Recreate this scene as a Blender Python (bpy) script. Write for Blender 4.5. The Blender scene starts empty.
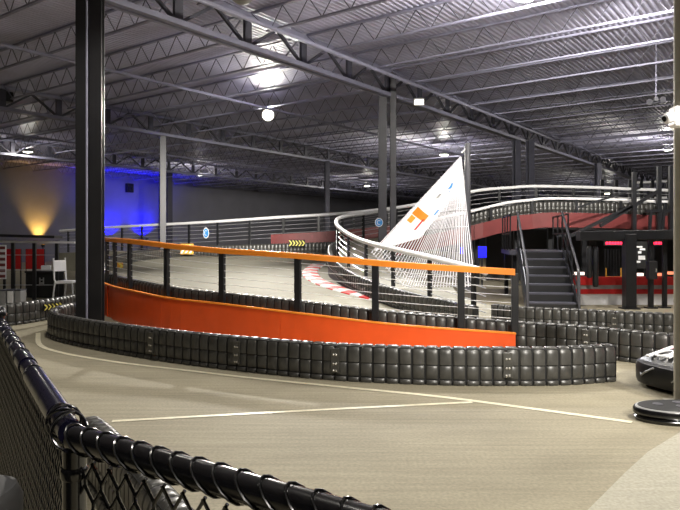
import bpy, math, random
from mathutils import Vector, Matrix
random.seed(7)
C = bpy.context.scene.collection
PI = math.pi
F, HZ, EYE = 640.0, 240.0, 1.6          # focal length in px (680 wide), horizon row, eye height

# ------------------------------------------------------------------ survey helpers
def P(px, py, Y): return Vector(((px-340)/F*Y, Y, EYE-(py-HZ)*Y/F))
def G(px, py, z=0.0):
    Y = F*(EYE-z)/(py-HZ); return Vector(((px-340)/F*Y, Y, z))
U = Vector((.595, .803, 0)).normalized(); N = Vector((U.y, -U.x, 0))   # building grid axes
def un(u, n, z=0.0): return U*u + N*n + Vector((0, 0, z))
def clamp(v, a, b): return max(a, min(b, v))
def zd(x, y):                             # height of the sloping hairpin deck
    b = max(.012, .14-.052*x); r = clamp((y-13)/15, 0, 1)
    far = clamp(1.0+.06*max(0, x+6), 1.0, 1.5)
    return b+(far-b)*r
def DK(px, py, up=0.0):
    z = .4
    for _ in range(40):
        Y = F*(EYE-z)/(py-HZ); z = .5*z+.5*(zd((px-340)/F*Y, Y)+up)
    return Vector(((px-340)/F*Y, Y, z))

# ------------------------------------------------------------------ materials
def lin(c): c /= 255.0; return c/12.92 if c <= .04045 else ((c+.055)/1.055)**2.4
def mat(name, rgb, rough=.5, metal=0., var=.12, scale=6., bump=0., stretch=(1, 1, 1), emit=0., spec=.5, coat=0., alpha=None):
    m = bpy.data.materials.new(name); m.use_nodes = True
    nt = m.node_tree; b = nt.nodes['Principled BSDF']
    c = [lin(v) for v in rgb]
    b.inputs['Roughness'].default_value = rough; b.inputs['Metallic'].default_value = metal
    b.inputs['Specular IOR Level'].default_value = spec
    b.inputs['Coat Weight'].default_value = coat; b.inputs['Coat Roughness'].default_value = .15
    tc = nt.nodes.new('ShaderNodeTexCoord'); mp = nt.nodes.new('ShaderNodeMapping')
    mp.inputs['Scale'].default_value = stretch
    nt.links.new(tc.outputs['Object'], mp.inputs['Vector'])
    nz = nt.nodes.new('ShaderNodeTexNoise'); nz.inputs['Scale'].default_value = scale; nz.inputs['Detail'].default_value = 6
    nt.links.new(mp.outputs['Vector'], nz.inputs['Vector'])
    rp = nt.nodes.new('ShaderNodeValToRGB')
    rp.color_ramp.elements[0].position = .3; rp.color_ramp.elements[1].position = .7
    rp.color_ramp.elements[0].color = [v*(1-var) for v in c]+[1]
    rp.color_ramp.elements[1].color = [min(1, v*(1+var)) for v in c]+[1]
    nt.links.new(nz.outputs['Fac'], rp.inputs['Fac']); nt.links.new(rp.outputs['Color'], b.inputs['Base Color'])
    if bump:
        bp = nt.nodes.new('ShaderNodeBump'); bp.inputs['Strength'].default_value = bump; bp.inputs['Distance'].default_value = .01
        nt.links.new(nz.outputs['Fac'], bp.inputs['Height']); nt.links.new(bp.outputs['Normal'], b.inputs['Normal'])
    if emit:
        b.inputs['Emission Color'].default_value = c+[1]; b.inputs['Emission Strength'].default_value = emit
    return m
def concrete(name, rgb, streak=.12, rough=.75):
    m = mat(name, rgb, rough, var=.10, scale=1.1, bump=0)
    nt = m.node_tree; b = nt.nodes['Principled BSDF']; b.inputs['Specular IOR Level'].default_value = .2; ramp = [n for n in nt.nodes if n.type == 'VALTORGB'][0]
    tc = [n for n in nt.nodes if n.type == 'TEX_COORD'][0]
    mp = nt.nodes.new('ShaderNodeMapping'); mp.inputs['Scale'].default_value = (.35, 9, 1); mp.inputs['Rotation'].default_value = (0, 0, .10)
    nt.links.new(tc.outputs['Object'], mp.inputs['Vector'])
    n2 = nt.nodes.new('ShaderNodeTexNoise'); n2.inputs['Scale'].default_value = 2.2; n2.inputs['Detail'].default_value = 5
    nt.links.new(mp.outputs['Vector'], n2.inputs['Vector'])
    n3 = nt.nodes.new('ShaderNodeTexNoise'); n3.inputs['Scale'].default_value = 42; n3.inputs['Detail'].default_value = 3
    nt.links.new(tc.outputs['Object'], n3.inputs['Vector'])
    prev = ramp.outputs['Color']
    for src, lo, hi in ((n2, 1-streak, 1+streak), (n3, .86, 1.14)):
        mr = nt.nodes.new('ShaderNodeMapRange'); mr.inputs['From Min'].default_value = .3; mr.inputs['From Max'].default_value = .7
        mr.inputs['To Min'].default_value = lo; mr.inputs['To Max'].default_value = hi
        nt.links.new(src.outputs['Fac'], mr.inputs['Value'])
        mx = nt.nodes.new('ShaderNodeMix'); mx.data_type = 'RGBA'; mx.blend_type = 'MULTIPLY'; mx.inputs['Factor'].default_value = 1
        nt.links.new(prev, mx.inputs['A']); nt.links.new(mr.outputs['Result'], mx.inputs['B']); prev = mx.outputs['Result']
    nt.links.new(prev, b.inputs['Base Color'])
    bp = nt.nodes.new('ShaderNodeBump'); bp.inputs['Strength'].default_value = .25; bp.inputs['Distance'].default_value = .004
    nt.links.new(n3.outputs['Fac'], bp.inputs['Height']); nt.links.new(bp.outputs['Normal'], b.inputs['Normal'])
    return m
M = dict(
    floor=concrete('tan_concrete', (148, 141, 121)), walk=concrete('grey_concrete', (166, 162, 147), .06),
    deck=concrete('grey_track_concrete', (142, 139, 126), .1),
    line=mat('floor_paint', (226, 218, 190), .5, var=.15, scale=14),
    rubber=mat('black_rubber', (64, 63, 60), .36, var=.25, scale=9, bump=.25, spec=.6),
    core=mat('dark_rubber', (20, 20, 21), .7, var=.2),
    steelblk=mat('black_steel', (27, 28, 32), .38, var=.15, scale=5, spec=.5),
    navy=mat('navy_paint', (17, 16, 36), .22, var=.15),
    col=mat('column_paint', (74, 74, 80), .45, var=.1, scale=3),
    colblk=mat('black_column_paint', (34, 34, 37), .42, var=.15, scale=3),
    roof=mat('roof_deck_paint', (182, 181, 204), .5, var=.14, scale=.8),
    joist=mat('joist_primer', (146, 146, 168), .45, var=.12, scale=3),
    girder=mat('girder_primer', (134, 134, 154), .42, var=.12, scale=3),
    dk=mat('dark_primer', (74, 74, 86), .55, var=.15, scale=3),
    wall=mat('charcoal_wall', (122, 122, 130), .8, var=.08, scale=.6),
    wallb=mat('dark_wall', (66, 66, 76), .8, var=.08, scale=.6),
    orange=mat('orange_panel', (240, 90, 32), .36, var=.07, scale=2.5, spec=.5),
    orail=mat('orange_rail_paint', (250, 146, 46), .38, var=.06, scale=5),
    red=mat('red_panel', (120, 52, 52), .45, var=.12, scale=2),
    bred=mat('bright_red', (206, 34, 36), .5, var=.1, scale=4),
    white=mat('white_paint', (240, 240, 242), .4, var=.04, scale=5),
    cable=mat('steel_cable', (200, 200, 205), .3, .3, var=.1),
    cord=mat('white_cord', (246, 244, 250), .6, var=.04),
    cloth=mat('white_banner_cloth', (248, 248, 250), .8, var=.02),
    grey=mat('grey_plastic', (150, 150, 150), .5, var=.1),
    chrome=mat('bolt_steel', (214, 212, 206), .25, .7, var=.1),
    yellow=mat('chevron_yellow', (236, 226, 110), .5, var=.05),
    amber=mat('amber_board', (232, 168, 60), .5, var=.1),
    blue=mat('sign_blue', (40, 140, 214), .45, var=.06),
    pink=mat('kart_pink', (214, 104, 126), .7, var=.06),
    vinyl=mat('black_vinyl', (14, 14, 15), .2, var=.2, scale=20, spec=.6, coat=.35),
    kartblk=mat('kart_black', (22, 22, 24), .45, var=.15),
    lens=mat('lamp_lens', (255, 246, 226), .5, var=.01, emit=3.2),
    bluelens=mat('blue_lamp_lens', (0, 0, 255), .5, var=.01, emit=1.6),
    amberlens=mat('amber_lamp_lens', (255, 170, 40), .5, var=.01, emit=8),
    redled=mat('red_led', (255, 30, 60), .5, var=.01, emit=3.5),
    glassdk=mat('dark_lens', (14, 14, 18), .1, var=.1),
)

# ------------------------------------------------------------------ object helpers
def wl(o):
    v = Vector((0, 0, 0))
    while o: v += o.location; o = o.parent
    return v
def tag(o, label, cat, group=None, kind=None):
    if label: o['label'] = label
    if cat: o['category'] = cat
    if group: o['group'] = group
    if kind: o['kind'] = kind
    return o
def thing(name, label, cat, loc, group=None):
    o = bpy.data.objects.new(name, None); C.objects.link(o); o.location = loc; o.empty_display_size = .2
    return tag(o, label, cat, group)
class MB:
    def __init__(s): s.v = []; s.f = []
    def add(s, vs, fs):
        n = len(s.v); s.v += [Vector(v) for v in vs]; s.f += [tuple(i+n for i in f) for f in fs]; return s
    def obox(s, c, ax, ay, az):
        c, ax, ay, az = map(Vector, (c, ax, ay, az))
        return s.add([c+i*ax+j*ay+k*az for k in (-1, 1) for j in (-1, 1) for i in (-1, 1)],
                     [(0, 2, 3, 1), (4, 5, 7, 6), (0, 1, 5, 4), (2, 6, 7, 3), (0, 4, 6, 2), (1, 3, 7, 5)])
    def box(s, c, d, rz=0.):
        a = Vector((math.cos(rz), math.sin(rz), 0)); b = Vector((-a.y, a.x, 0))
        return s.obox(c, a*d[0]/2, b*d[1]/2, Vector((0, 0, d[2]/2)))
    def bar(s, p, q, w, h, up=(0, 0, 1)):
        p, q = Vector(p), Vector(q); d = q-p; L = d.length; d.normalize(); up = Vector(up)
        sd = d.cross(up)
        if sd.length < 1e-4: sd = d.cross(Vector((0, 1, 0)))
        sd.normalize(); upv = sd.cross(d)
        return s.obox((p+q)/2, d*L/2, sd*w/2, upv*h/2)
    def tube(s, pts, r, n=8, closed=False):
        pts = [Vector(p) for p in pts]; m = len(pts); rings = []
        T = []
        for i in range(m):
            a = pts[i-1] if (i > 0 or closed) else pts[i]; b = pts[(i+1) % m] if (i < m-1 or closed) else pts[i]
            T.append((b-a).normalized())
        ref = Vector((0, 0, 1)) if abs(T[0].z) < .9 else Vector((1, 0, 0))
        nv = (ref - T[0]*ref.dot(T[0])).normalized()
        for i in range(m):
            nv = (nv - T[i]*nv.dot(T[i]))
            if nv.length < 1e-5: nv = T[i].orthogonal()
            nv.normalize(); bv = T[i].cross(nv)
            rr = r[i] if isinstance(r, (list, tuple)) else r
            rings.append([pts[i]+(nv*math.cos(2*PI*k/n)+bv*math.sin(2*PI*k/n))*rr for k in range(n)])
        vs = [v for R in rings for v in R]; fs = []
        for i in range(m if closed else m-1):
            j = (i+1) % m
            for k in range(n): fs.append((i*n+k, i*n+(k+1) % n, j*n+(k+1) % n, j*n+k))
        if not closed: fs += [tuple(reversed(range(n))), tuple(range((m-1)*n, m*n))]
        return s.add(vs, fs)
    def lathe(s, c, prof, n=20, axis=(0, 0, 1)):
        c = Vector(c); a = Vector(axis).normalized(); x = a.orthogonal().normalized(); y = a.cross(x)
        vs = [c+a*h+(x*math.cos(2*PI*k/n)+y*math.sin(2*PI*k/n))*r for r, h in prof for k in range(n)]; fs = []
        for i in range(len(prof)-1):
            for k in range(n): fs.append((i*n+k, i*n+(k+1) % n, (i+1)*n+(k+1) % n, (i+1)*n+k))
        fs += [tuple(reversed(range(n))), tuple(range((len(prof)-1)*n, len(prof)*n))]
        return s.add(vs, fs)
    def loft(s, rings, caps=True, closed=True):
        n = len(rings[0]); vs = [v for R in rings for v in R]; fs = []
        for i in range(len(rings)-1):
            for k in range(n if closed else n-1): fs.append((i*n+k, i*n+(k+1) % n, (i+1)*n+(k+1) % n, (i+1)*n+k))
        if caps: fs += [tuple(reversed(range(n))), tuple(range((len(rings)-1)*n, len(rings)*n))]
        return s.add(vs, fs)
    def mesh(s, name, mt, off=Vector((0, 0, 0)), smooth=False, rings_fix=True):
        me = bpy.data.meshes.new(name); me.from_pydata([v-off for v in s.v], [], s.f); me.materials.append(mt)
        import bmesh
        bm = bmesh.new(); bm.from_mesh(me); bmesh.ops.recalc_face_normals(bm, faces=bm.faces[:]); bm.to_mesh(me); bm.free()
        if smooth:
            me.polygons.foreach_set('use_smooth', [True]*len(me.polygons)); me.set_sharp_from_angle(angle=math.radians(40))
        return me
    def build(s, name, mt, parent=None, smooth=False, bevel=0, label=None, loc=None):
        if parent: off = wl(parent)
        elif loc is not None: off = Vector(loc)
        else: off = Vector((0, 0, 0))
        o = bpy.data.objects.new(name, s.mesh(name, mt, off, smooth)); C.objects.link(o)
        if parent: o.parent = parent
        elif loc is not None: o.location = loc
        if bevel:
            b = o.modifiers.new('bevel', 'BEVEL'); b.width = bevel; b.segments = 2; b.limit_method = 'ANGLE'
        if label: o['label'] = label
        return o
def struct(o): o['kind'] = 'structure'; return o

# path helpers
def smooth_path(pts, step=.15):
    pts = [Vector(p) for p in pts]; out = []
    q = [pts[0]*2-pts[1]]+pts+[pts[-1]*2-pts[-2]]
    for i in range(1, len(q)-2):
        a, b, c, d = q[i-1:i+3]; n = max(2, int((c-b).length/.06))
        for k in range(n):
            t = k/n; out.append(.5*((2*b)+(c-a)*t+(2*a-5*b+4*c-d)*t*t+(3*b-a-3*c+d)*t**3))
    out.append(pts[-1].copy())
    return resample(out, step)
def resample(p, step):
    L = [0]
    for a, b in zip(p, p[1:]): L.append(L[-1]+(b-a).length)
    n = max(1, round(L[-1]/step)); res = []; j = 0
    for i in range(n+1):
        d = L[-1]*i/n
        while j < len(L)-2 and L[j+1] < d: j += 1
        t = (d-L[j])/max(1e-9, L[j+1]-L[j]); res.append(p[j].lerp(p[j+1], clamp(t, 0, 1)))
    return res
def normals(p):                           # left-hand horizontal normals
    out = []
    for i in range(len(p)):
        d = p[min(i+1, len(p)-1)]-p[max(i-1, 0)]; d.z = 0; d.normalize(); out.append(Vector((-d.y, d.x, 0)))
    return out
def offset(p, w): return [a+n*w for a, n in zip(p, normals(p))]

# ------------------------------------------------------------------ the room
mb = MB().add([un(-12, -48), un(-12, 22), un(80, 22), un(80, -48)], [(0, 1, 2, 3)])
struct(mb.build('floor', M['floor']))
w = [G(586, 512), G(625, 473), G(648, 452), G(684, 430), Vector((9, 5.6, 0)), Vector((9, -2, 0)), Vector((1.2, -2, 0))]
MB().add([v+Vector((0, 0, .003)) for v in w]+[v-Vector((0, 0, .02)) for v in w],
         [tuple(range(7))]+[(i, (i+1) % 7, 7+(i+1) % 7, 7+i) for i in range(7)]).build('floor_walkway', M['walk'])
struct(bpy.data.objects['floor_walkway'])
def floor_line(pts, wd, name, label):
    p = smooth_path(pts, .2); l = offset(p, wd/2); r = offset(p, -wd/2); m = MB(); n = len(p); e = Vector((0, 0, .004))
    m.add([a+e for a in l]+[a+e for a in r], [(i, i+1, n+i+1, n+i) for i in range(n-1)])
    o = m.build(name, M['line']); tag(o, label, 'floor line'); return o
floor_line([G(38, 333), G(40, 345), G(60, 352.5), G(95, 359), G(130, 364), G(190, 371), G(250, 378), G(340, 387), G(440, 397), G(540, 410), G(632, 422.5)], .075,
           'painted_line', 'cream painted line curving along the foot of the front barrier')
floor_line([G(112, 421.5), G(210, 416), G(300, 411.2), G(400, 406), G(472, 402.5)], .06,
           'painted_line', 'straight cream painted line across the open tan floor')

ZR = 7.15
m = MB(); n0, n1, per = -46., 20., .15; u0, u1 = -10., 79.
row = []
k = n0
while k < n1:
    for dn, dz in ((0, 0), (.045, 0), (.07, .045), (.125, .045)): row.append((k+dn, ZR+dz))
    k += per
m.add([un(u0, n, z) for n, z in row]+[un(u1, n, z) for n, z in row], [(i, i+1, len(row)+i+1, len(row)+i) for i in range(len(row)-1)])
m.obox(un((u0+u1)/2, (n0+n1)/2, ZR+.2), U*(u1-u0)/2, N*(n1-n0)/2, (0, 0, .05))
struct(m.build('ceiling', M['roof']))
def wall(name, a, b, mt, th=.2, h=7.3):
    a, b = Vector(a), Vector(b); d = (b-a); L = d.length; d.normalize(); s = Vector((-d.y, d.x, 0))
    mm = MB().obox((a+b)/2+Vector((0, 0, h/2)), d*L/2, s*th/2, (0, 0, h/2)); return struct(mm.build(name, mt))
wall('wall_left', un(-10, -46), un(79, -46), M['wall'])
wall('wall_back', un(78.9, -46), un(78.9, 20), M['wallb'])
wall('wall_right', un(-10, 20), un(79, 20), M['wallb'])
wall('wall_front', un(-10, -46), un(-10, 20), M['wallb'])
pa = P(161.5, 240, 52.6); pa.z = 0
wall('added_pier_1', pa, pa+N*1.1, M['wallb'], .5, 7.2)  # pier added to cut off the blue wall light at this edge
# girders
rows = [-35.4, -23.3, -11.1, -1.0]
ZB = 6.22
jus = [6.95+2.12*k for k in range(-5, 34)]
for n in rows:
    m = MB(); mt_ = MB(); wb = MB()
    for dn in (-.1, .1): m.bar(un(-9, n+dn, ZB+.06), un(78.5, n+dn, ZB+.06), .12, .12)
    for dn in (-.1, .1): mt_.bar(un(-9, n+dn, 7.04), un(78.5, n+dn, 7.04), .11, .12)
    for i, u in enumerate(jus):
        wb.obox(un(u, n, 6.66), U*.11, N*.04, (0, 0, .37))
        wb.bar(un(u, n, 6.3), un(u+1.06, n, 7.0), .07, .07); wb.bar(un(u+1.06, n, 7.0), un(u+2.12, n, 6.3), .07, .07)
    g = struct(m.build('roof_girder', M['girder'])); mt_.build('top_chord', M['girder'], g); wb.build('web', M['dk'], g)
# joists
def vis(p):
    if p.y < .6: return False
    x = 340+F*p.x/p.y; y = HZ-F*(p.z-EYE)/p.y
    return -60 < x < 740 and -50 < y < 420
def joist_mesh(L):
    m = MB(); a = -L/2+.15; b = L/2-.15
    for s in (-.024, .024):
        m.bar(N*a+U*s+Vector((0, 0, 7.1)), N*b+U*s+Vector((0, 0, 7.1)), .034, .05)
        m.bar(N*(a+.5)+U*s+Vector((0, 0, 6.56)), N*(b-.5)+U*s+Vector((0, 0, 6.56)), .034, .04)
    w_ = MB(); k = max(2, round((b-a-1.2)/.75)); w = (b-a-1.2)/k
    for i in range(k):
        x = a+.6+w*i
        w_.bar(N*x+Vector((0, 0, 6.56)), N*(x+w/2)+Vector((0, 0, 7.08)),  .016, .016)
        w_.bar(N*(x+w/2)+Vector((0, 0, 7.08)), N*(x+w)+Vector((0, 0, 6.56)),  .016, .016)
    m.bar(N*a+Vector((0, 0, 7.08)), N*(a+.6)+Vector((0, 0, 6.56)), .03, .03); m.bar(N*b+Vector((0, 0, 7.08)), N*(b-.6)+Vector((0, 0, 6.56)), .03, .03)
    return m.mesh('roof_joist', M['joist']), w_.mesh('web', M['dk'])  # web darker than the lit chords: shade put into its colour
edges = [-45.9]+rows+[9.5]
for a, b in zip(edges, edges[1:]):
    jm, jw = joist_mesh(b-a)
    for u in jus:
        if any(vis(un(u, a+(b-a)*t/12, 6.8)) for t in range(13)):
            o = bpy.data.objects.new('roof_joist', jm); C.objects.link(o); o.location = un(u, (a+b)/2); o['kind'] = 'structure'
            q = bpy.data.objects.new('web', jw); C.objects.link(q); q.parent = o
# bridging lines between joists + sprinkler pipes
def pipe(pts, r, label, mt='joist', name='sprinkler_pipe'):
    m = MB().tube(pts, r, 8)
    return tag(m.build(name, M[mt], smooth=True), label, 'pipe')
pipe([un(-3, -16.1, 6.42), un(44, -16.1, 6.42)], .05, 'grey sprinkler pipe under the roof to the left of the double black column')
b_ = P(560, 142, 31.5)
pipe([un(8, -9.9, b_.z), b_-U*.3, b_-U*.08+N*.03, b_+N*.3, b_+N*14], .055, 'grey sprinkler pipe with an elbow high above the stairs')
pipe([un(4, -29.5, 6.42), un(60, -29.5, 6.42)], .05, 'grey sprinkler pipe high up near the blue lit wall')
# roof units / ducts hanging near the second girder
for (px, py, Y, d) in ((4, 92, 24, (.45, .5, .75)),):
    c = P(px, py, Y); m = MB().box(c, d, -.6); 
    r = thing('hanging_speaker', 'black box loudspeaker hanging under the roof at the far left', 'speaker', c-Vector((0, 0, d[2]/2)))
    m.build('cabinet', M['colblk'], r, bevel=.02); MB().tube([c+Vector((0, 0, d[2]/2)), Vector((c.x, c.y, 7.12))], .02, 6).build('hanger', M['dk'], r)

# ------------------------------------------------------------------ columns
def column(p, wdt, dep, h, mt, label, yaw=0., bolts=True):
    r = thing('steel_column', label, 'column', p)
    a = Vector((math.cos(yaw), math.sin(yaw), 0)); b = Vector((-a.y, a.x, 0)); m = MB()
    t = .028
    for s in (-1, 1): m.obox(Vector(p)+b*s*(dep/2-t/2)+Vector((0, 0, h/2)), a*wdt/2, b*t/2, (0, 0, h/2))
    m.obox(Vector(p)+Vector((0, 0, h/2)), a*t*.5, b*(dep/2-t), (0, 0, h/2))
    m.build('shaft', M[mt], r, bevel=.006)
    MB().obox(Vector(p)+Vector((0, 0, .0125)), a*(wdt/2+.07), b*(dep/2+.07), (0, 0, .0125)).build('base_plate', M[mt], r)
    return r
c1 = P(89, 320, 11.5); c1.z = 0
column(c1+Vector((-.115, 0.0, 0)), .19, .22, ZB, 'colblk', 'left one of the twin black steel columns inside the front barrier loop', .12)
column(c1+Vector((.125, 0.05, 0)), .215, .22, 7.0, 'colblk', 'right one of the twin black steel columns, next to the orange panel end', .12)
m = MB().tube([c1+Vector((0, -.1, .02)), c1+Vector((0, -.1, 6.2))], .02, 8)  # pale strip added as the bright edge highlight between the columns
tag(m.build('highlight_strip', M['joist'], smooth=True), 'thin grey strip standing for the edge highlight between the twin black columns', 'pipe')
for px, lab, hh in ((382.5, 'grey steel column behind the white net, left of the pair', ZB), (393, 'lighter grey steel column behind the white net, right of the pair', 7.0)):
    p = P(px, 240, 20.7); p.z = zd(p.x, p.y)-.02
    column(p, .26 if hh < 7 else .19, .22, hh-p.z, 'col', lab, .0)
p = P(163, 240, 28.5); p.z = 0; column(p, .26, .26, ZB, 'col', 'lone grey column in front of the blue lit wall', .3)
p = P(327, 240, 37.5); p.z = 0; column(p, .26, .26, ZB, 'dk', 'thin dark column far behind the orange railing, left of the white curved rail', .3)
for px, lab in ((516.5, 'dim column behind the raised bridge, left of a pair'), (530, 'dim column behind the raised bridge, right of a pair')):
    p = P(px, 240, 29.6); p.z = 0; column(p, .3, .28, ZB, 'dk', lab, .3)
p = P(598, 240, 38.5); p.z = 0; column(p, .3, .28, ZB, 'dk', 'far dim column beyond the right half of the bridge', .3)
M['pale'] = mat('pale_column_paint', (176, 172, 160), .5, var=.08)
p = Vector((3.365, 6.2, 0)); rc = column(p, .18, .18, ZB, 'pale', 'pale column cut off by the right edge of the view, beside the kart', .0)

# ------------------------------------------------------------------ belt barriers
def prof(lo, hi, t, top):
    h = hi-lo; e = .02
    if top: pts = [(-t/2, lo), (-t/2, hi-.075), (-t/2+.012, hi-.04), (-t/2+.03, hi-.012), (-t/2+.055, hi), (t/2-.055, hi), (t/2-.03, hi-.012), (t/2-.012, hi-.04), (t/2, hi-.075), (t/2, lo)]
    else: pts = [(-t/2+.012, lo), (-t/2, lo+.02), (-t/2, hi-.02), (-t/2+.012, hi), (t/2-.012, hi), (t/2, hi-.02), (t/2, lo+.02), (t/2-.012, lo)]
    return pts
def barrier(pts, label, h=.42, t=.16, step=.145, group=None, plates=(), sub=.024, name='track_barrier'):
    p = smooth_path(pts, step); nn = normals(p); root = thing(name, label, 'barrier', p[len(p)//2], group)
    sp = h*.52; feet = .055
    for nm, lo, hi, top in (('upper_belt', sp+.006, h, True), ('lower_belt', feet+.01, sp-.006, False), ('foot_strip', 0.002, feet, False)):
        m = MB(); pr = prof(lo, hi, t if nm != 'foot_strip' else t+.03, top)
        for i in range(len(p)-1):
            d = (p[i+1]-p[i]); L = d.length
            rings = []
            for f, sc in ((sub/L, .9), (sub/L+.07, 1.), (1-.07, 1.), (1, .9)):
                c = p[i].lerp(p[i+1], f); n_ = nn[i].lerp(nn[i+1], f).normalized(); zc = (lo+hi)/2
                rings.append([c+n_*x*sc+Vector((0, 0, zc+(z-zc)*(sc*.5+.5))) for x, z in pr])
            m.loft(rings)
        m.build(nm, M['rubber'], root, smooth=True)
    m = MB(); R = []
    for i in range(len(p)):
        R.append([p[i]+nn[i]*x+Vector((0, 0, z)) for x, z in ((-t/2+.02, .004), (-t/2+.02, h-.02), (t/2-.02, h-.02), (t/2-.02, .004))])
    m.loft(R); m.build('core', M['core'], root)
    for fr in plates:
        i = int(fr*(len(p)-1)); c = p[i]; n_ = nn[i]; tt = Vector((n_.y, -n_.x, 0)); s = -1 if n_.y > 0 else 1
        fc = c+n_*s*(t/2+.012); m = MB().obox(fc+Vector((0, 0, h*.55)), tt*.05, n_*.01, (0, 0, h*.33)); pl = m.build('joint_plate', M['rubber'], root, bevel=.004)
        for dx in (- .016, .016):
            for dz in (.12, .2, .3):
                MB().lathe(fc+tt*dx+Vector((0, 0, dz*h/.42))+n_*s*.008, [(.013, 0), (.013, .01), (.006, .014)], 8, n_*s).build('bolt', M['chrome'], pl)
    return root
def top(px, py, h=.42):                    # ground point of a barrier whose top shows at (px,py)
    Y = F*(EYE-h)/(py-HZ); return Vector(((px-340)/F*Y, Y, 0))
barrier([Vector((3.11, 7.3, 0)), G(560, 384), G(500, 384.5), G(440, 384), G(340, 379.5), G(250, 371), G(180, 362.5), G(120, 353), G(85, 346.5), G(60, 340), Vector((-4.83, 10.75, 0)), Vector((-5.03, 11.4, 0)), Vector((-5.05, 12.0, 0)), Vector((-4.88, 12.55, 0))],
        'long black rubber belt barrier curving along the front of the orange panel', plates=(.13, .3, .42, .55))
# fascia line of the near ramp
FA = [Vector(v) for v in ((-5.2, 14.0, .66), (-4.55, 12.85, .655), (-3.7, 11.77, .63), (-2.9, 11.0, .585), (-2.0, 10.55, .54), (-.6, 9.75, .47), (.87, 9.3, .355), (2.5, 9.1, .26))]
FP = smooth_path(FA, .25)
b2 = [a+n*s for a, n, s in zip(FP, normals(FP), [.3]*len(FP))]
b2 = [Vector((v.x, v.y, max(.0, v.z-.25))) for v in b2][::3]
barrier([Vector((-5.75, 15.2, .46))]+b2[:-1]+[Vector((2.62, 9.32, 0)), Vector((3.4, 8.85, 0)), Vector((4.2, 8.12, 0)), Vector((4.9, 8.3, 0)), Vector((5.7, 8.4, 0))],
        'black belt barrier standing behind the orange panel and running on to the right', plates=(.82,))
barrier([Vector((2.85, 11.9, 0)), Vector((3.3, 11.35, 0)), Vector((4.1, 11.0, 0)), Vector((4.9, 10.6, 0)), Vector((5.8, 10.2, 0)), Vector((6.6, 9.9, 0))],
        'black belt barrier at the foot of the metal stairs', plates=(.5,))
# hairpin, left and far side
hl = [Vector((x, y, 0)) for x, y in ((-5.75, 15.5), (-6.5, 17.6), (-7.1, 20), (-7.3, 22.3), (-7.0, 24.6), (-6.4, 26.0), (-5.4, 26.0))]
for v in hl: v.z = zd(v.x, v.y)
barrier(hl, 'grey belt barrier rounding the left end of the hairpin', h=.36)
fb = [P(204, 245, 25.6), P(240, 242, 25.2), P(272, 239.4, 25), P(306, 237, 24.9), P(345, 235.2, 24.8)]
fb = [Vector((v.x, v.y, min(v.z-.42, zd(v.x, v.y)+.02))) for v in fb]
barrier(fb, 'distant belt barrier with bright rim along the far side of the hairpin')
# chevron barrier left of the columns
cbp = [Vector((-7.0, 11.25, 0)), Vector((-6.2, 12.0, 0)), Vector((-5.95, 12.7, 0)), Vector((-5.82, 13.3, 0)), Vector((-5.82, 14.2, 0)), Vector((-5.95, 15.2, 0))]
barrier(cbp, 'black belt barrier with a chevron sign left of the columns')
# short barrier close to the camera behind the chain link
barrier([Vector((-1.68, 4.3, 0)), Vector((-1.5, 4.06, 0)), Vector((-1.2, 3.6, 0)), Vector((-.9, 3.13, 0)), Vector((-.6, 2.66, 0))],
        'ribbed black barrier end close behind the front chain link fence', step=.085, sub=.012)

# chevron signs
def chevron_sign(c, ax, wd, ht, n, label, bg='core', fg='yellow', thick=.02, flip=1):
    c = Vector(c); ax = Vector(ax).normalized(); up = Vector((0, 0, 1)); nr = ax.cross(up)
    r = thing('chevron_sign', label, 'sign', c-up*ht/2)
    MB().obox(c, ax*wd/2, nr*thick/2, up*ht/2).build('board', M[bg], r)
    for i in range(n):
        x = -wd/2+wd*(i+.5)/n; s = wd/n*.32*flip; m = MB()
        for sg in (-1, 1):
            a = c+ax*(x-s)+up*sg*ht*.4; b = c+ax*(x+s)
            m.add([q+nr*e for e in (thick/2+.001, thick/2+.005) for q in (a-ax*abs(s)*.7, a+ax*abs(s)*.7, b+ax*abs(s)*.7, b-ax*abs(s)*.7)],
                  [(0, 1, 2, 3), (4, 5, 6, 7), (0, 1, 5, 4), (1, 2, 6, 5), (2, 3, 7, 6), (3, 0, 4, 7)])
        m.build('chevron', M[fg], r)
    return r
chevron_sign(Vector((-5.765, 12.85, P(49, 306.3, 12.85).z)), (.16, .6, 0), .52, .14, 5, 'black sign with yellow chevrons on the barrier left of the columns')
chevron_sign(P(297, 243.2, 24.72), (1, -.05, 0), .62, .26, 5, 'chevron sign on the far barrier below the red wall', thick=.05)
chevron_sign(P(187, 249, 25.7), (1, 0, 0), .52, .42, 3, 'amber chevron sign standing at the far left bend', 'amber', 'white')
chevron_sign(P(118, 266, 19.9), (1, .35, 0), .3, .22, 2, 'small chevron sign inside the left end of the hairpin', 'amber', 'yellow')

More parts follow.
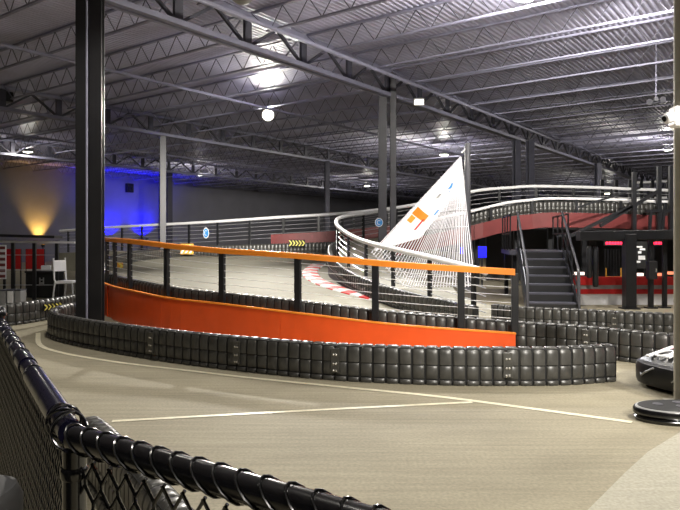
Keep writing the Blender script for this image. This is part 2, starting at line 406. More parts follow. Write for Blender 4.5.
# ------------------------------------------------------------------ hairpin deck, orange panel, orange railing
farp = smooth_path([(-6.2, 27.4, 0), (-3, 26.0, 0), (0, 25.3, 0), (2, 25.2, 0), (3.4, 25, 0)], .25)
nearp = resample(FP, .25); T = 40; S = 28; grid = []
nearp = [v+n*.1 for v, n in zip(nearp, normals(nearp))]
for i in range(T+1):
    t = i/T; a = nearp[round(t*(len(nearp)-1))]; b = farp[round(t*(len(farp)-1))]; col = []
    for j in range(S+1):
        s = j/S; q = a.lerp(b, s); q.x -= 1.75*math.sin(PI*s)*(1-t)**3; q.z = zd(q.x, q.y); col.append(q)
    grid.append(col)
m = MB(); W = S+1
m.add([v for c in grid for v in c], [(i*W+j, (i+1)*W+j, (i+1)*W+j+1, i*W+j+1) for i in range(T) for j in range(S)])
edge = [grid[i][0] for i in range(T+1)]+[grid[T][j] for j in range(1, S+1)]+[grid[i][S] for i in range(T-1, -1, -1)]+[grid[0][j] for j in range(S-1, 0, -1)]
n_ = len(edge); m.add(edge+[Vector((v.x, v.y, 0)) for v in edge], [(i, (i+1) % n_, n_+(i+1) % n_, n_+i) for i in range(n_)])
tag(m.build('track_ramp', M['deck']), 'grey concrete hairpin track that slopes up behind the orange railing', 'track')

rt = thing('track_side_panel', 'long glossy orange side panel under the orange railing', 'panel', FA[4].copy()*1)
rt.location.z = 0
def panel(path, z0, th, lowf=lambda v: 0.005):
    m = MB(); nn = normals(path)
    m.loft([[v+n*-th/2+Vector((0, 0, lowf(v)-v.z)), v+n*-th/2, v+n*th/2, v+n*th/2+Vector((0, 0, lowf(v)-v.z))] for v, n in zip(path, nn)])
    return m
k_ = len(FP)
cuts = [0, int(k_*.09), int(k_*.14), int(k_*.38), int(k_*.62), k_-1]
for i, (a, b) in enumerate(zip(cuts, cuts[1:])):
    seg = [v.copy() for v in FP[a:b+1]]
    if i != 1: seg[-1] = seg[-1].lerp(seg[-2], .02)
    sg = panel(seg, 0, .03)
    if i == 1: sg = panel([v+n*.035 for v, n in zip(seg, normals(seg))], 0, .03)
    sg.build('panel_sheet', M['orange'], rt)
MB().loft([[v+n*x+Vector((0, 0, z)) for x, z in ((-.03, 0), (-.03, .025), (.03, .025), (.03, 0))] for v, n in zip(FP, normals(FP))]).build('edge_trim', M['orail'], rt)

def railing(name, label, path, posts, rail_r, rail_mt, cables, cab_mt='cable', post_w=.1, base=lambda v: v.z-.9, cab_r=.007, rail_sq=False, post_mt='steelblk'):
    """path: top rail centres; posts: indices"""
    mid = path[len(path)//2]; root = thing(name, label, 'railing', (mid.x, mid.y, base(mid)))
    nn = normals(path); m = MB()
    if rail_sq: m.loft([[v+n*x+Vector((0, 0, z)) for x, z in ((-rail_r, -rail_r), (-rail_r, rail_r*.7), (-rail_r*.7, rail_r), (rail_r*.7, rail_r), (rail_r, rail_r*.7), (rail_r, -rail_r))] for v, n in zip(path, nn)])
    else: m.tube(path, rail_r, 10)
    m.build('top_rail', M[rail_mt], root, smooth=True)
    for i in posts:
        v = path[i]; n = nn[i]; t = Vector((n.y, -n.x, 0)); b = base(v); hi = v.z-rail_r*.5
        MB().obox(Vector((v.x, v.y, (hi+b)/2)), t*post_w/2, n*post_w*.35, (0, 0, (hi-b)/2)).build('post', M[post_mt], root, bevel=.006)
    for c in range(cables):
        f = (c+1)/(cables+1)
        MB().tube([Vector((v.x, v.y, base(v)+.12+(v.z-base(v)-.12)*f)) for v in path[::3]+([path[-1]] if (len(path)-1) % 3 else [])], cab_r, 5).build('cable', M[cab_mt], root, smooth=True)
    return root
# orange rail: above the panel
orp = []
for v in FP:
    hgt = .88+.07*clamp((-v.x-2)/3, 0, 1); orp.append(v+Vector((0, 0, hgt)))
nno = normals(orp); orp = [v+n*.10 for v, n in zip(orp, nno)]
def nearest(path, px): return min(range(len(path)), key=lambda i: abs(340+F*path[i].x/path[i].y-px))
railing('orange_railing', 'black post railing with an orange top rail along the near ramp', orp, [nearest(orp, q) for q in (104, 114, 130, 171, 225, 295.5, 377, 467)]+[len(orp)-1],
        .045, 'orail', 6, base=lambda v: v.z-.9, post_w=.1, cab_mt='white', cab_r=.004, rail_sq=True)

# ------------------------------------------------------------------ inner ramp and bridge with white railing
WR = [(486, 272, 11.4), (480, 270, 11.6), (430, 257.5, 13.0), (400, 250.5, 14.0), (375, 244.5, 15.0), (358, 239, 16.1), (345, 232, 17.2), (337.5, 225.5, 18.3), (336.5, 220.5, 19.6), (341, 217.3, 20.8), (352, 215, 21.7),
      (369, 212.8, 22.3), (395, 208, 22.8), (425, 202.5, 23.3), (475, 191, 23.8), (510, 187.7, 24), (536, 186.3, 24), (595, 187.5, 24), (640, 189.5, 24), (700, 191, 24.2), (760, 192, 24.6)]
wr = smooth_path([P(*q) for q in WR], .2)
nw = len(wr)
def lane_drop(v):
    return 1.0 if v.y < 20 else 1.0+.1*clamp((v.x)/4, 0, 1)
lane_out = [Vector((v.x, v.y, v.z-lane_drop(v))) for v in wr]
lane_in = [a-n*(1.4+.75*clamp((a.x-2.2)/2, 0, 1)*(1 if a.y > 21 else 0)) for a, n in zip(lane_out, normals(wr))]
# keep the inside of the bend tidy
for i, v in enumerate(lane_in):
    pass
m = MB(); R = []
for a, b in zip(lane_out, lane_in): R.append([a, b, b-Vector((0, 0, .12)), a-Vector((0, 0, .12))])
m.loft(R); tag(m.build('track_ramp', M['deck']), 'inner track ramp with white railing rising from the right front to the high bridge', 'track')
ps = []
i = 2
while i < nw-2: ps.append(i); i += 7
railing('white_railing', 'railing with a white top rail curving round the net and over the bridge', wr, ps, .06, 'white', 5, post_w=.09,
        base=lambda v: v.z-lane_drop(v)+.005, cab_r=.009)
# side wall under the outer edge of the inner ramp
ih = next(i for i, v in enumerate(wr) if v.y > 21.6)
seg = [v+n*.2 for v, n in zip(lane_out, normals(wr))][:ih]
seg = [Vector((v.x, v.y, max(v.z-.18, zd(v.x, v.y)+.04))) for v in seg]
m = panel(seg, 0, .1, lambda v: zd(v.x, v.y)-.03)
tag(m.build('ramp_side_wall', M['dk']), 'dark side wall under the curved white railing', 'wall')
barrier([v+Vector((0, 0, .002)) for v in seg[::6]], 'belt barrier round the outside of the curved white railing', h=.38)
# bridge: red fascia on the near edge, belt barrier above it
ib = next(i for i, v in enumerate(wr) if v.y > 22 and v.x > .7)
be = [v for v in lane_in[ib:]]
be = resample(be, .3)
r = thing('bridge_side_panel', 'long red side panel on the near edge of the raised bridge', 'panel', be[len(be)//2]-Vector((0, 0, .6)))
cu = list(range(0, len(be), 10))+[len(be)-1]
for a, b in zip(cu, cu[1:]):
    if b-a < 1: continue
    s_ = [v+Vector((0, -.06, .02)) for v in be[a:b+1]]; s_[-1] = s_[-1].lerp(s_[-2], .05)
    panel(s_, 0, .04, lambda v: v.z-.5).build('panel_sheet', M['red'], r)
m = MB()
for a, b in zip(be, be[1:]):
    pass
m.loft([[v+Vector((0, y, z)) for y, z in ((0.1, -.14), (0.1, -.5), (.3, -.5), (.3, -.14))] for v in be])
tag(m.build('bridge_beam', M['steelblk']), 'black steel beam under the near edge of the raised bridge', 'beam')
barrier([v+Vector((0, .12, .0)) for v in be[::6]], 'belt barrier on the near edge of the raised bridge', h=.42)
nrl = [v+Vector((0, -.02, .5)) for v in be]
railing('white_railing', 'low white rail along the near edge of the raised bridge, above the red panel', nrl, list(range(2, len(nrl), 5)), .05, 'white', 0, post_w=.1, base=lambda v: v.z-.5)
# second beam row under the bridge: dotted truss seen below the red panel
for i, px in enumerate((486, 523, 560, 598, 636, 668)):
    v = min(be, key=lambda q: abs(340+F*q.x/q.y-px))
    q = Vector((v.x, v.y+.9, 0)); h = v.z-.13
    rr = thing('bridge_post', None, 'post', q, None)
    rr['label'] = ['black post under the bridge just right of the net pole', 'black post under the bridge behind the stairs, left of the stair top', 'black post under the bridge at the right side of the stair top', 'black post under the bridge near the left red display', 'black post under the bridge right of the thick black pillar', 'black post under the bridge near the right edge column'][i]
    MB().box(q+Vector((0, 0, h/2)), (.16, .16, h)).build('shaft', M['steelblk'], rr, bevel=.01)
    MB().box(q+Vector((0, 0, .012)), (.3, .3, .024)).build('base_plate', M['steelblk'], rr)

# far lane behind the hairpin
FR = [(60, 231, 34), (101, 228, 32), (150, 225.2, 29.8), (205, 222.3, 28.2), (272, 217.8, 27.4), (340, 213.6, 27.2), (385, 209, 27.3), (440, 202, 27.6)]
fr = smooth_path([P(*q) for q in FR], .25)
railing('white_railing', 'straight distant railing with a white top rail in front of the blue lit wall', fr, list(range(3, len(fr)-1, 6)), .066, 'white', 5, post_w=.1, base=lambda v: v.z-1.15, cab_r=.008)
m = MB(); lo = [v-Vector((0, 0, 1.17)) for v in fr]; li = [v+n*w for v, n, w in zip(lo, normals(fr), [2.6]*len(fr))]
lo = [v-n*.12 for v, n in zip(lo, normals(fr))]
m.loft([[a, b, Vector((b.x, b.y, 0.0)), Vector((a.x, a.y, 0.0))] for a, b in zip(lo, li)])
tag(m.build('track_ramp', M['deck']), 'far track lane behind the hairpin, under the distant white rail', 'track')
fs = [v-n*.16 for v, n in zip(fr, normals(fr))]
fs = [Vector((v.x, v.y, v.z-.72)) for v in fs if 340+F*v.x/v.y > 271]
m = panel(fs, 0, .05, lambda v: v.z-.46); tag(m.build('track_side_panel', M['red']), 'red side panel on the far lane below the distant white rail', 'panel')

# red and white kerb
kc = smooth_path([DK(319, 264), DK(310.5, 270.5), DK(312, 277), DK(322, 283), DK(340, 289.5), DK(365, 296), DK(395, 303.5), DK(432, 313)], .35)
kr = thing('track_kerb', 'red and white striped kerb on the hairpin track', 'kerb', kc[len(kc)//2])
kn = normals(kc)
for i in range(len(kc)-1):
    m = MB(); R = []
    for j in (0, .5, 1):
        c = kc[i].lerp(kc[i+1], j*.98+.01); n = kn[i].lerp(kn[i+1], j).normalized(); c.z = zd(c.x, c.y)
        R.append([c+n*x+Vector((0, 0, z)) for x, z in ((-.24, -.01), (-.22, .018), (0, .04), (.22, .018), (.24, -.01))])
    m.loft(R); m.build('kerb_block', M['bred' if i % 2 else 'white'], kr, label='red kerb block' if i % 2 else 'white kerb block')

# ------------------------------------------------------------------ net cone on its pole
pole = P(467.5, 240, 16.3); pole.z = zd(pole.x, pole.y)
pt = P(467.5, 143, 16.3)
r = thing('net_pole', 'dark grey pole that holds up the white cord net', 'pole', pole)
MB().lathe(pole, [(.085, 0), (.085, .6), (.08, 1.5), (.075, pt.z-pole.z-.05), (.05, pt.z-pole.z)], 14).build('shaft', M['col'], r, smooth=True)
MB().lathe(pole, [(.2, 0), (.2, .03), (.1, .05)], 14).build('base_plate', M['col'], r, smooth=True)
MB().bar(pt-Vector((0, 0, .08)), P(462, 153, 16.2), .03, .03).build('hook_arm', M['chrome'], r)
ap = P(461, 156, 16.15)
nr_ = thing('cord_net', 'tall white cone of stretched cords beside the curved white railing', 'net', Vector((2.0, 14.6, .35)))
def fan(t):
    px = 371+104*t; py = 253+34*clamp(t*3.2, 0, 1)
    Y = 15.9-2.2*min(1, t*1.25); return P(px, py, Y)
cnt = 40
for i in range(cnt):
    t = i/(cnt-1); t = t*.75+.25*t*t
    b = fan(t); mid = ap.lerp(b, .55)-Vector((0, 0, .05*t))
    MB().tube([ap, mid, b], [.006, .009, .01], 5).build('cord', M['cord'], nr_, smooth=True)
for i in range(9):
    t = i/8; b = P(432+42*t, 262, 18.6-.3*t)
    MB().tube([ap, b], [.005, .009], 5).build('cord', M['cord'], nr_, smooth=True)
for f in (.45, .58, .93, .99):
    MB().tube([ap.lerp(fan(k/20), f)+Vector((0, -.012, 0)) for k in range(21)], .008, 5).build('cross_cord', M['cord'], nr_, smooth=True)
# banner stretched inside the cone
A_, B_, C_, D_ = ap+Vector((-.02, .05, -.03)), P(463.5, 183, 15.75), P(420, 238, 15.55), P(374, 251, 16.0)
def bil(a, b):                              # a along the left edge (top to bottom), b across
    l = A_.lerp(D_, a); rgt = A_.lerp(B_, min(1, a/.36)) if a < .36 else B_.lerp(C_, (a-.36)/.64)
    q = l.lerp(rgt, b); q.y -= .07+.05*math.sin(b*PI); return q
def sheet(a0, a1, b0, b1, na, nb, th, dy, sk=0.):
    m = MB(); top_ = [[bil(a0+(a1-a0)*i/na+sk*j/nb, b0+(b1-b0)*j/nb)+Vector((0, dy, 0)) for j in range(nb+1)] for i in range(na+1)]
    vs = [v for r_ in top_ for v in r_]; k = len(vs); w = nb+1
    fs = [(i*w+j, (i+1)*w+j, (i+1)*w+j+1, i*w+j+1) for i in range(na) for j in range(nb)]
    m.add(vs+[v+Vector((0, th, 0)) for v in vs], fs+[tuple(k+q for q in f) for f in fs])
    bd = [(0, j) for j in range(w)]+[(i, nb) for i in range(1, na+1)]+[(na, j) for j in range(nb-1, -1, -1)]+[(i, 0) for i in range(na-1, 0, -1)]
    ix = [i*w+j for i, j in bd]; m.f += [(ix[q], ix[(q+1) % len(ix)], k+ix[(q+1) % len(ix)], k+ix[q]) for q in range(len(ix))]
    return m
bn = thing('printed_banner', 'white printed banner stretched inside the cord net', 'banner', Vector((2.2, 16, 2)))
sheet(.03, 1, 0, 1, 24, 10, .008, 0).build('cloth', M['cloth'], bn, smooth=True)
sheet(.54, .61, .1, .72, 4, 8, .004, -.006, .17).build('print_stripe', M['orail'], bn, label='orange printed stripe')
sheet(.63, .69, .14, .36, 2, 4, .004, -.006, .06).build('print_stripe', M['amber'], bn, label='amber printed stripe')
sheet(.33, .40, .60, .72, 3, 3, .004, -.006).build('print_mark', M['blue'], bn, label='blue printed mark')
sheet(.41, .45, .72, .80, 3, 3, .004, -.006).build('print_mark', M['blue'], bn, label='blue printed mark')
sheet(.44, .49, .46, .54, 3, 3, .004, -.006).build('print_mark', M['grey'], bn, label='grey printed mark')
sheet(.74, .86, .62, .68, 3, 3, .004, -.006).build('print_mark', M['bred'], bn, label='red printed mark')
sheet(.66, .72, .84, .9, 3, 3, .004, -.006).build('print_mark', M['blue'], bn, label='blue printed mark')

# ------------------------------------------------------------------ round signs
def round_sign(c, rx, rz, label, mount):
    c = Vector(c); r = thing('round_sign', label, 'sign', c-Vector((0, 0, rz)))
    def disc(k, y0, y1, a0=0, a1=2*PI):
        nn = 24; m = MB(); m.loft([[c+Vector((math.cos(2*PI*i/nn)*rx*k, y, math.sin(2*PI*i/nn)*rz*k)) for i in range(nn)] for y in (y0, y1)]); return m
    disc(1, 0, .03).build('rim', M['white'], r); disc(.84, -.006, .001).build('face', M['blue'], r)
    MB().tube([c+Vector((math.cos(a)*rx*.45, -.01, math.sin(a)*rz*.45)) for a in [.8+k*.3 for k in range(16)]], rx*.1, 5).build('emblem', M['white'], r)
    MB().bar(c+Vector((0, .03, 0)), mount, .03, .03).build('bracket', M['steelblk'], r)
c = P(206, 233, 28.0); round_sign(c, .13, .24, 'upright oval blue sign with white rim on the distant railing', c+Vector((0, .15, 0)))
c = P(379, 222.5, 20.35); round_sign(c, .13, .14, 'round blue sign with white rim on the grey columns', c+Vector((.1, .2, 0)))

# ------------------------------------------------------------------ stairs
s0 = Vector((4.78, 14.4, 0)); d = Vector((.17, 1, 0)).normalized(); sd = Vector((d.y, -d.x, 0)); W2 = .52; nst = 7; rise, run = .19, .29
r = thing('metal_stairs', 'dark metal stairs with grey handrails climbing to the bridge', 'stairs', s0)
for i in range(nst):
    c = s0+d*(run*(i+.5))+Vector((0, 0, rise*(i+1)))
    MB().obox(c-Vector((0, 0, .02)), sd*W2, d*run*.52, (0, 0, .02)).build('tread', M['grey' if False else 'dk'], r, bevel=.006)
    MB().obox(c-Vector((0, 0, rise/2+.02))-d*run*.48, sd*W2, d*.006, (0, 0, rise/2-.02)).build('riser', M['steelblk'], r)
tl = s0+d*run*nst+Vector((0, 0, rise*nst))
for s in (-1, 1):
    MB().bar(s0+sd*s*(W2+.03)+Vector((0, 0, .06)), tl+sd*s*(W2+.03)+Vector((0, 0, -.04)), .05, .26).build('stringer', M['steelblk'], r)
    o_ = sd*s*(W2+.03); hr = [s0+o_-d*.15+Vector((0, 0, .02)), s0+o_-d*.12+Vector((0, 0, .85)), s0+o_+Vector((0, 0, .98)), tl+o_+Vector((0, 0, .98)), tl+o_+d*.12+Vector((0, 0, .98))]
    h_ = MB().tube(hr, .027, 8).build('handrail', M['col'], r, smooth=True)
    MB().tube([s0+o_+Vector((0, 0, .5)), tl+o_+Vector((0, 0, .5))], .018, 6).build('mid_rail', M['steelblk'], r, smooth=True)
    for f in (.02, .35, .68, .99):
        q = s0.lerp(tl, f)+o_; MB().tube([q, q+Vector((0, 0, .97))], .02, 6).build('baluster', M['col' if f < .1 else 'steelblk'], r)
r2 = thing('stair_landing', 'dark landing platform between the stairs and the bridge', 'platform', Vector((tl.x, tl.y+1.2, 0)))
lc = tl+d*1.35; lc.z = tl.z-.06
MB().obox(lc, sd*.75, d*1.34, (0, 0, .055)).build('deck', M['dk'], r2)
for a in (-.62, .62):
    for b in (-1.15, 1.15):
        q = lc+sd*a+d*b; MB().box((q.x, q.y, (lc.z-.05)/2), (.1, .1, lc.z-.05)).build('leg', M['steelblk'], r2)
for a in (-.72, .72):
    for z in (.5, 1.0):
        MB().tube([lc+sd*a-d*1.2+Vector((0, 0, z)), lc+sd*a+d*1.25+Vector((0, 0, z))], .022, 6).build('guard_rail', M['steelblk'], r2)
    for b in (-1.2, -.4, .4, 1.2):
        q = lc+sd*a+d*b; MB().tube([q, q+Vector((0, 0, 1.0))], .02, 6).build('guard_post', M['steelblk'], r2)

# ------------------------------------------------------------------ right side, under the bridge
r = thing('striped_barrier_wall', 'low red and white striped wall behind the black pillars on the right', 'wall', Vector((8.3, 15.8, 0)))
for z0, z1, mt, nm in ((0.004, .27, 'white', 'white_band'), (.272, .39, 'bred', 'red_band'), (.392, .49, 'grey', 'grey_band'), (.492, .69, 'bred', 'red_band')):
    MB().box((8.55, 15.85-(.02 if 'red' in nm else 0), (z0+z1)/2), (5.5, .18, z1-z0)).build(nm, M[mt], r)
def pillar(px0, px1, Y, z0, z1, label, name='black_pillar', mt='steelblk', cat='pillar'):
    a, b = P(px0, 240, Y), P(px1, 240, Y); w = b.x-a.x; c = Vector(((a.x+b.x)/2, Y, z0))
    rr = thing(name, label, cat, c); MB().box(c+Vector((0, 0, (z1-z0)/2)), (w, w, z1-z0)).build('shaft', M[mt], rr, bevel=.012)
    MB().box(c+Vector((0, 0, .015)), (w+.12, w+.12, .03)).build('base_plate', M[mt], rr); return rr
pillar(624, 634.5, 14.9, 0, 1.74, 'thick black pillar standing before the striped wall')
pillar(648.5, 653, 15.0, 0, 1.74, 'thin black pillar between the thick pillar and the right edge')
pillar(662.5, 666.5, 15.1, 0, 1.74, 'thin black pillar nearest the pale column at the right edge')
o = MB().bar(P(578, 236, 15.0), P(705, 234, 15.0), .3, .22).build('black_beam', M['steelblk'], bevel=.01)
tag(o, 'black cross beam lying on the black pillars on the right', 'beam')
def punch(px0, px1, py1, Y, label):
    c = P((px0+px1)/2, py1, Y); t = P((px0+px1)/2, 246, Y); w = (px1-px0)/F*Y
    rr = thing('hanging_bag', label, 'bag', c)
    MB().lathe(c, [(w*.36, 0), (w*.5, .05), (w*.5, t.z-c.z-.06), (w*.3, t.z-c.z)], 14).build('body', M['steelblk'], rr, smooth=True)
    MB().tube([t, Vector((t.x, t.y, P(600, 238, Y).z))], .012, 6).build('strap', M['steelblk'], rr)
punch(586.5, 592, 278, 15.0, 'shorter black hanging roll left of the red display')
punch(592.5, 598.5, 287, 15.02, 'longer black hanging roll left of the red display')
def pad_box(px0, px1, py0, py1, Y, label):
    a, b = P(px0, py0, Y), P(px1, py1, Y); c = Vector(((a.x+b.x)/2, Y, b.z)); rr = thing('control_box', label, 'box', c)
    h = a.z-b.z; w = b.x-a.x
    MB().box(c+Vector((0, 0, h/2)), (w, .16, h)).build('cabinet', M['colblk'], rr, bevel=.01)
    MB().box(c+Vector((w*.3, -.09, h/2)), (.02, .02, .08)).build('latch', M['chrome'], rr)
pad_box(647.5, 656, 261, 279, 14.84, 'black control box on the thin pillar beside the red wall')
def led(px0, px1, py, Y, label, n):
    a, b = P(px0, py, Y), P(px1, py, Y); c = (a+b)/2; w = b.x-a.x; rr = thing('led_display', label, 'display', c-Vector((0, 0, .07)))
    MB().box(c, (w+.06, .06, .14)).build('housing', M['core'], rr)
    for i in range(n): MB().box((a.x+w*(i+.5)/n, c.y-.035, c.z), (w/n*.72, .012, .07)).build('segment', M['redled'], rr)
    MB().bar(c+Vector((0, 0, .07)), Vector((c.x, c.y, 1.9)), .02, .02).build('hanger', M['steelblk'], rr)
led(605, 622, 243.2, 18.5, 'longer red glowing display under the bridge, left of the thick pillar', 6)
led(651.5, 662.5, 243.2, 18.5, 'shorter red glowing display under the bridge, right of the thick pillar', 4)
# back partition below the bridge with poster and frames
a, b = P(486, 240, 25.5), P(720, 240, 25.5)
o = MB().box(((a.x+b.x)/2, 25.5, 1.05), (b.x-a.x, .12, 2.1)).build('partition_wall', M['colblk']); tag(o, 'dark partition wall in the shade under the bridge', 'wall')
r = thing('notice_board', 'dark board with white graphics right of the thick black pillar', 'board', P(640, 268, 19))
MB().box(P(640, 255, 19), (.42, .04, .8)).build('board', M['core'], r)
for dx, dz, w_, h_ in ((-.05, .24, .22, .05), (.06, .17, .16, .06), (-.02, .08, .1, .07), (.04, -.08, .2, .12), (-.06, -.2, .12, .06)):
    MB().box(P(640, 255, 19)+Vector((dx, -.024, dz)), (w_, .008, h_)).build('graphic', M['white'], r)
for q in (-.15, .15): MB().box(Vector((P(640, 255, 19).x+q, 19.03, P(640, 268, 19).z/2)), (.03, .03, P(640, 268, 19).z)).build('leg', M['steelblk'], r)
r = thing('barred_cage', 'dark barred gate with yellow edging between the rolls and thick pillar', 'gate', P(613, 277, 17.5))
z0, z1 = P(613, 277, 17.5).z, P(613, 249, 17.5).z
for i in range(7):
    x = P(605+17*i/6, 240, 17.5).x; MB().tube([(x, 17.5, .0), (x, 17.5, z1)], .014, 6).build('bar', M['steelblk'], r)
MB().bar(P(605, 277, 17.47), P(622, 277, 17.47), .02, .03).build('edge_strip', M['amber'], r, label='yellow lower edge')
for px in (606, 621): MB().bar(P(px, 277, 17.46), P(px, 268, 17.46), .02, .02).build('edge_strip', M['amber'], r, label='yellow side edge')
def tube_light(px0, px1, py, Y, label, mt='white'):
    a, b = P(px0, py, Y), P(px1, py, Y); rr = thing('light_bar', label, 'light', (a+b)/2)
    MB().bar(a, b, .06, .07).build('diffuser', M[mt], rr)
    MB().bar(a+Vector((0, .05, 0)), b+Vector((0, .05, 0)), .04, .1).build('backing', M['steelblk'], rr)
    for q in (a.lerp(b, .2), a.lerp(b, .8)):
        MB().bar(q+Vector((0, .05, 0)), Vector((q.x, q.y+.05, .69)), .02, .02).build('foot', M['steelblk'], rr)
whl = mat('lit_diffuser', (255, 226, 214), .5, var=.02, emit=1.3); M['whl'] = whl
orl = mat('lit_orange_diffuser', (255, 150, 110), .5, var=.02, emit=.8); M['orl'] = orl
tube_light(573.5, 584, 273.5, 15.8, 'short white light bar on the striped wall right of the stairs', 'whl')
tube_light(637.5, 643, 274.5, 15.8, 'very short white light bar right of the thick pillar', 'whl')
tube_light(656, 664, 274.5, 15.8, 'orange light bar beside the control box', 'orl')
tube_light(668, 690, 273, 15.8, 'orange light bar at the right edge behind the pale column', 'orl')
# braces and upper frames on the bridge at the right
r = thing('bridge_bracing', 'dark diagonal steel braces rising along the right half of the bridge', 'frame', P(640, 232, 20.5))
for a, b, w_ in (((566, 238), (632, 206), .1), ((600, 226), (660, 190), .1), ((556, 236), (600, 232), .08), ((575, 208), (640, 188), .06)):
    MB().bar(P(*a, 20.6), P(*b, 20.6), w_, w_).build('brace', M['steelblk'], r)
for px, py in ((634, 172), (659, 166), (671, 166)):
    MB().bar(P(px, 238, 20.6), P(px, py, 20.6), .12, .12).build('upright', M['steelblk'], r)
MB().bar(P(646, 211, 20.55), P(680, 211, 20.55), .09, .09).build('cross_bar', M['steelblk'], r)
for px in (649, 662): MB().bar(P(px, 236, 20.5), P(px+2, 211, 20.5), .08, .08).build('brace', M['steelblk'], r)
r = thing('guard_rail', 'far broken white guard rail above the right end of the bridge', 'railing', P(650, 200, 30))
MB().bar(P(600, 199, 30), P(690, 197, 30), .09, .09).build('rail', M['white'], r); MB().bar(P(600, 203, 30), P(690, 202, 30), .07, .07).build('rail', M['white'], r)
MB().bar(P(630, 183, 30), P(668, 181, 30), .09, .09).build('rail', M['white'], r)
for px in (602, 616, 630, 641, 652, 668, 680):
    q = P(px, 180, 30); MB().bar(q, Vector((q.x, q.y, 0)), .14, .14).build('post', M['steelblk'], r)
# blue glowing panels behind the net
for px, py, w_, h_, lab in ((462.5, 250.5, 5, 6, 'small blue glowing light box behind the net cords'), (482, 252, 8, 11, 'larger blue glowing light box right of the net pole')):
    Y = 21.4; c = P(px, py, Y); rr = thing('blue_light_box', lab, 'light', c-Vector((0, 0, h_/2/F*Y)))
    MB().box(c, (w_/F*Y+.04, .08, h_/F*Y+.04)).build('housing', M['steelblk'], rr); MB().box(c+Vector((0, -.045, 0)), (w_/F*Y, .02, h_/F*Y)).build('diffuser', M['bluelens'], rr)
    MB().bar(c, Vector((c.x, c.y+.02, 0)), .05, .05).build('stand', M['steelblk'], rr)

# ------------------------------------------------------------------ kart and rubber pad
kc0 = Vector((4.27, 7.0, 0)); yaw = math.radians(200)
ka = Vector((math.cos(yaw), math.sin(yaw), 0)); kb = Vector((-ka.y, ka.x, 0))
def K(x, y, z): return kc0+ka*x+kb*y+Vector((0, 0, z))
r = thing('racing_kart', 'black electric racing kart with pink and white bodywork at the right edge', 'kart', kc0)
def ring(L, Wd, pw, n=44): return [(abs(math.cos(2*PI*i/n))**(2/pw)*math.copysign(L, math.cos(2*PI*i/n)), abs(math.sin(2*PI*i/n))**(2/pw)*math.copysign(Wd, math.sin(2*PI*i/n))) for i in range(n)]
m = MB(); m.loft([[K(x*s, y*s, z) for x, y in ring(.98, .66, 3.2)] for s, z in ((.93, .03), (.985, .045), (1, .09), (1, .22), (.985, .26), (.93, .275), (.86, .27), (.84, .1))])
m.build('bumper', M['kartblk'], r, smooth=True)
m = MB(); m.loft([[K(x, y, z) for x, y in ring(.82, .5, 3)] for z in (.06, .1)]); m.build('floor_pan', M['dk'], r)
m = MB(); R = []
for x, w_, z in ((.88, .42, .25), (.8, .5, .31), (.62, .46, .36), (.42, .34, .42), (.3, .26, .46)):
    R.append([K(x, -w_, .2), K(x, -w_*.9, z-.02), K(x, -w_*.4, z+.015), K(x, 0, z+.025), K(x, w_*.4, z+.015), K(x, w_*.9, z-.02), K(x, w_, .2)])
m.loft(R); nose = m.build('nose_fairing', M['kartblk'], r, smooth=True)
for s in (-1, 1):
    m = MB(); m.loft([[K(x, s*y0, z) for y0, z in ((.05, z0+.012), (.1, z0+.008), (.1, z0+.02), (.05, z0+.026))] for x, z0 in ((.82, .335), (.62, .39), (.42, .44))])
    m.build('stripe', M['white'], nose)
    m = MB(); m.loft([[K(x, s*y0, z) for y0, z in ((.5, .1), (.62, .12), (.62, .3), (.52, .36), (.46, .3))] for x in (-.55, -.2, .2, .42)]); m.build('side_pod', M['pink'], r, bevel=.02)
    for wx in (.55, -.6):
        c = K(wx, s*.5, .13); MB().lathe(c-kb*.08, [(.06, 0), (.12, .01), (.13, .04), (.13, .12), (.12, .15), (.06, .16)], 20, kb).build('wheel', M['core'], r, smooth=True)
m = MB(); m.loft([[K(x+.02*0, y, z) for y, z in ((-.2, .1), (-.22, h), (0, h+.03), (.22, h), (.2, .1))] for x, h in ((-.15, .22), (-.3, .34), (-.45, .55), (-.52, .6), (-.58, .58))]); m.build('seat', M['pink'], r, smooth=True)
MB().tube([K(.25+.0*i, 0, 0)+kb*math.cos(2*PI*i/20)*.14+(Vector((0, 0, 1))*.8-ka*.5).normalized()*math.sin(2*PI*i/20)*.14+Vector((0, 0, .5)) for i in range(20)], .016, 8, True).build('steering_wheel', M['steelblk'], r, smooth=True)
for s in (-1, 1):
    m = MB().loft([[K(x, s*y0, z) for y0, z in ((.30, z0+.0), (.36, z0-.006), (.36, z0+.006), (.30, z0+.012))] for x, z0 in ((.84, .325), (.62, .372), (.45, .41))]); m.build('decal', M['white'], nose, label='white decal line')
    m = MB().tube([K(.72+.1*math.cos(a), s*(.2+.07*math.sin(a)), .372-.02*math.cos(a)) for a in [2*PI*k/14 for k in range(14)]], .012, 5, True); m.build('decal', M['white'], nose, label='white decal ring')
    m = MB().tube([K(.98+.012-.09*abs(q)**2, s*.2+q*.16, .19+.05*math.sin(q*3)) for q in (-1, -.5, 0, .5, 1)], .011, 5); m.build('decal', M['grey'], r, label='grey bumper decal')
MB().loft([[K(x, y, z) for y, z in ((-w, z0), (w, z0), (w, z0+.02), (-w, z0+.02))] for x, w, z0 in ((.5, .2, .41), (.3, .26, .5), (.12, .24, .56))]).build('front_panel', M['pink'], r, label='pink front panel')
MB().bar(K(.5, 0, .2), K(.25, 0, .5), .03, .03).build('steering_column', M['steelblk'], r)

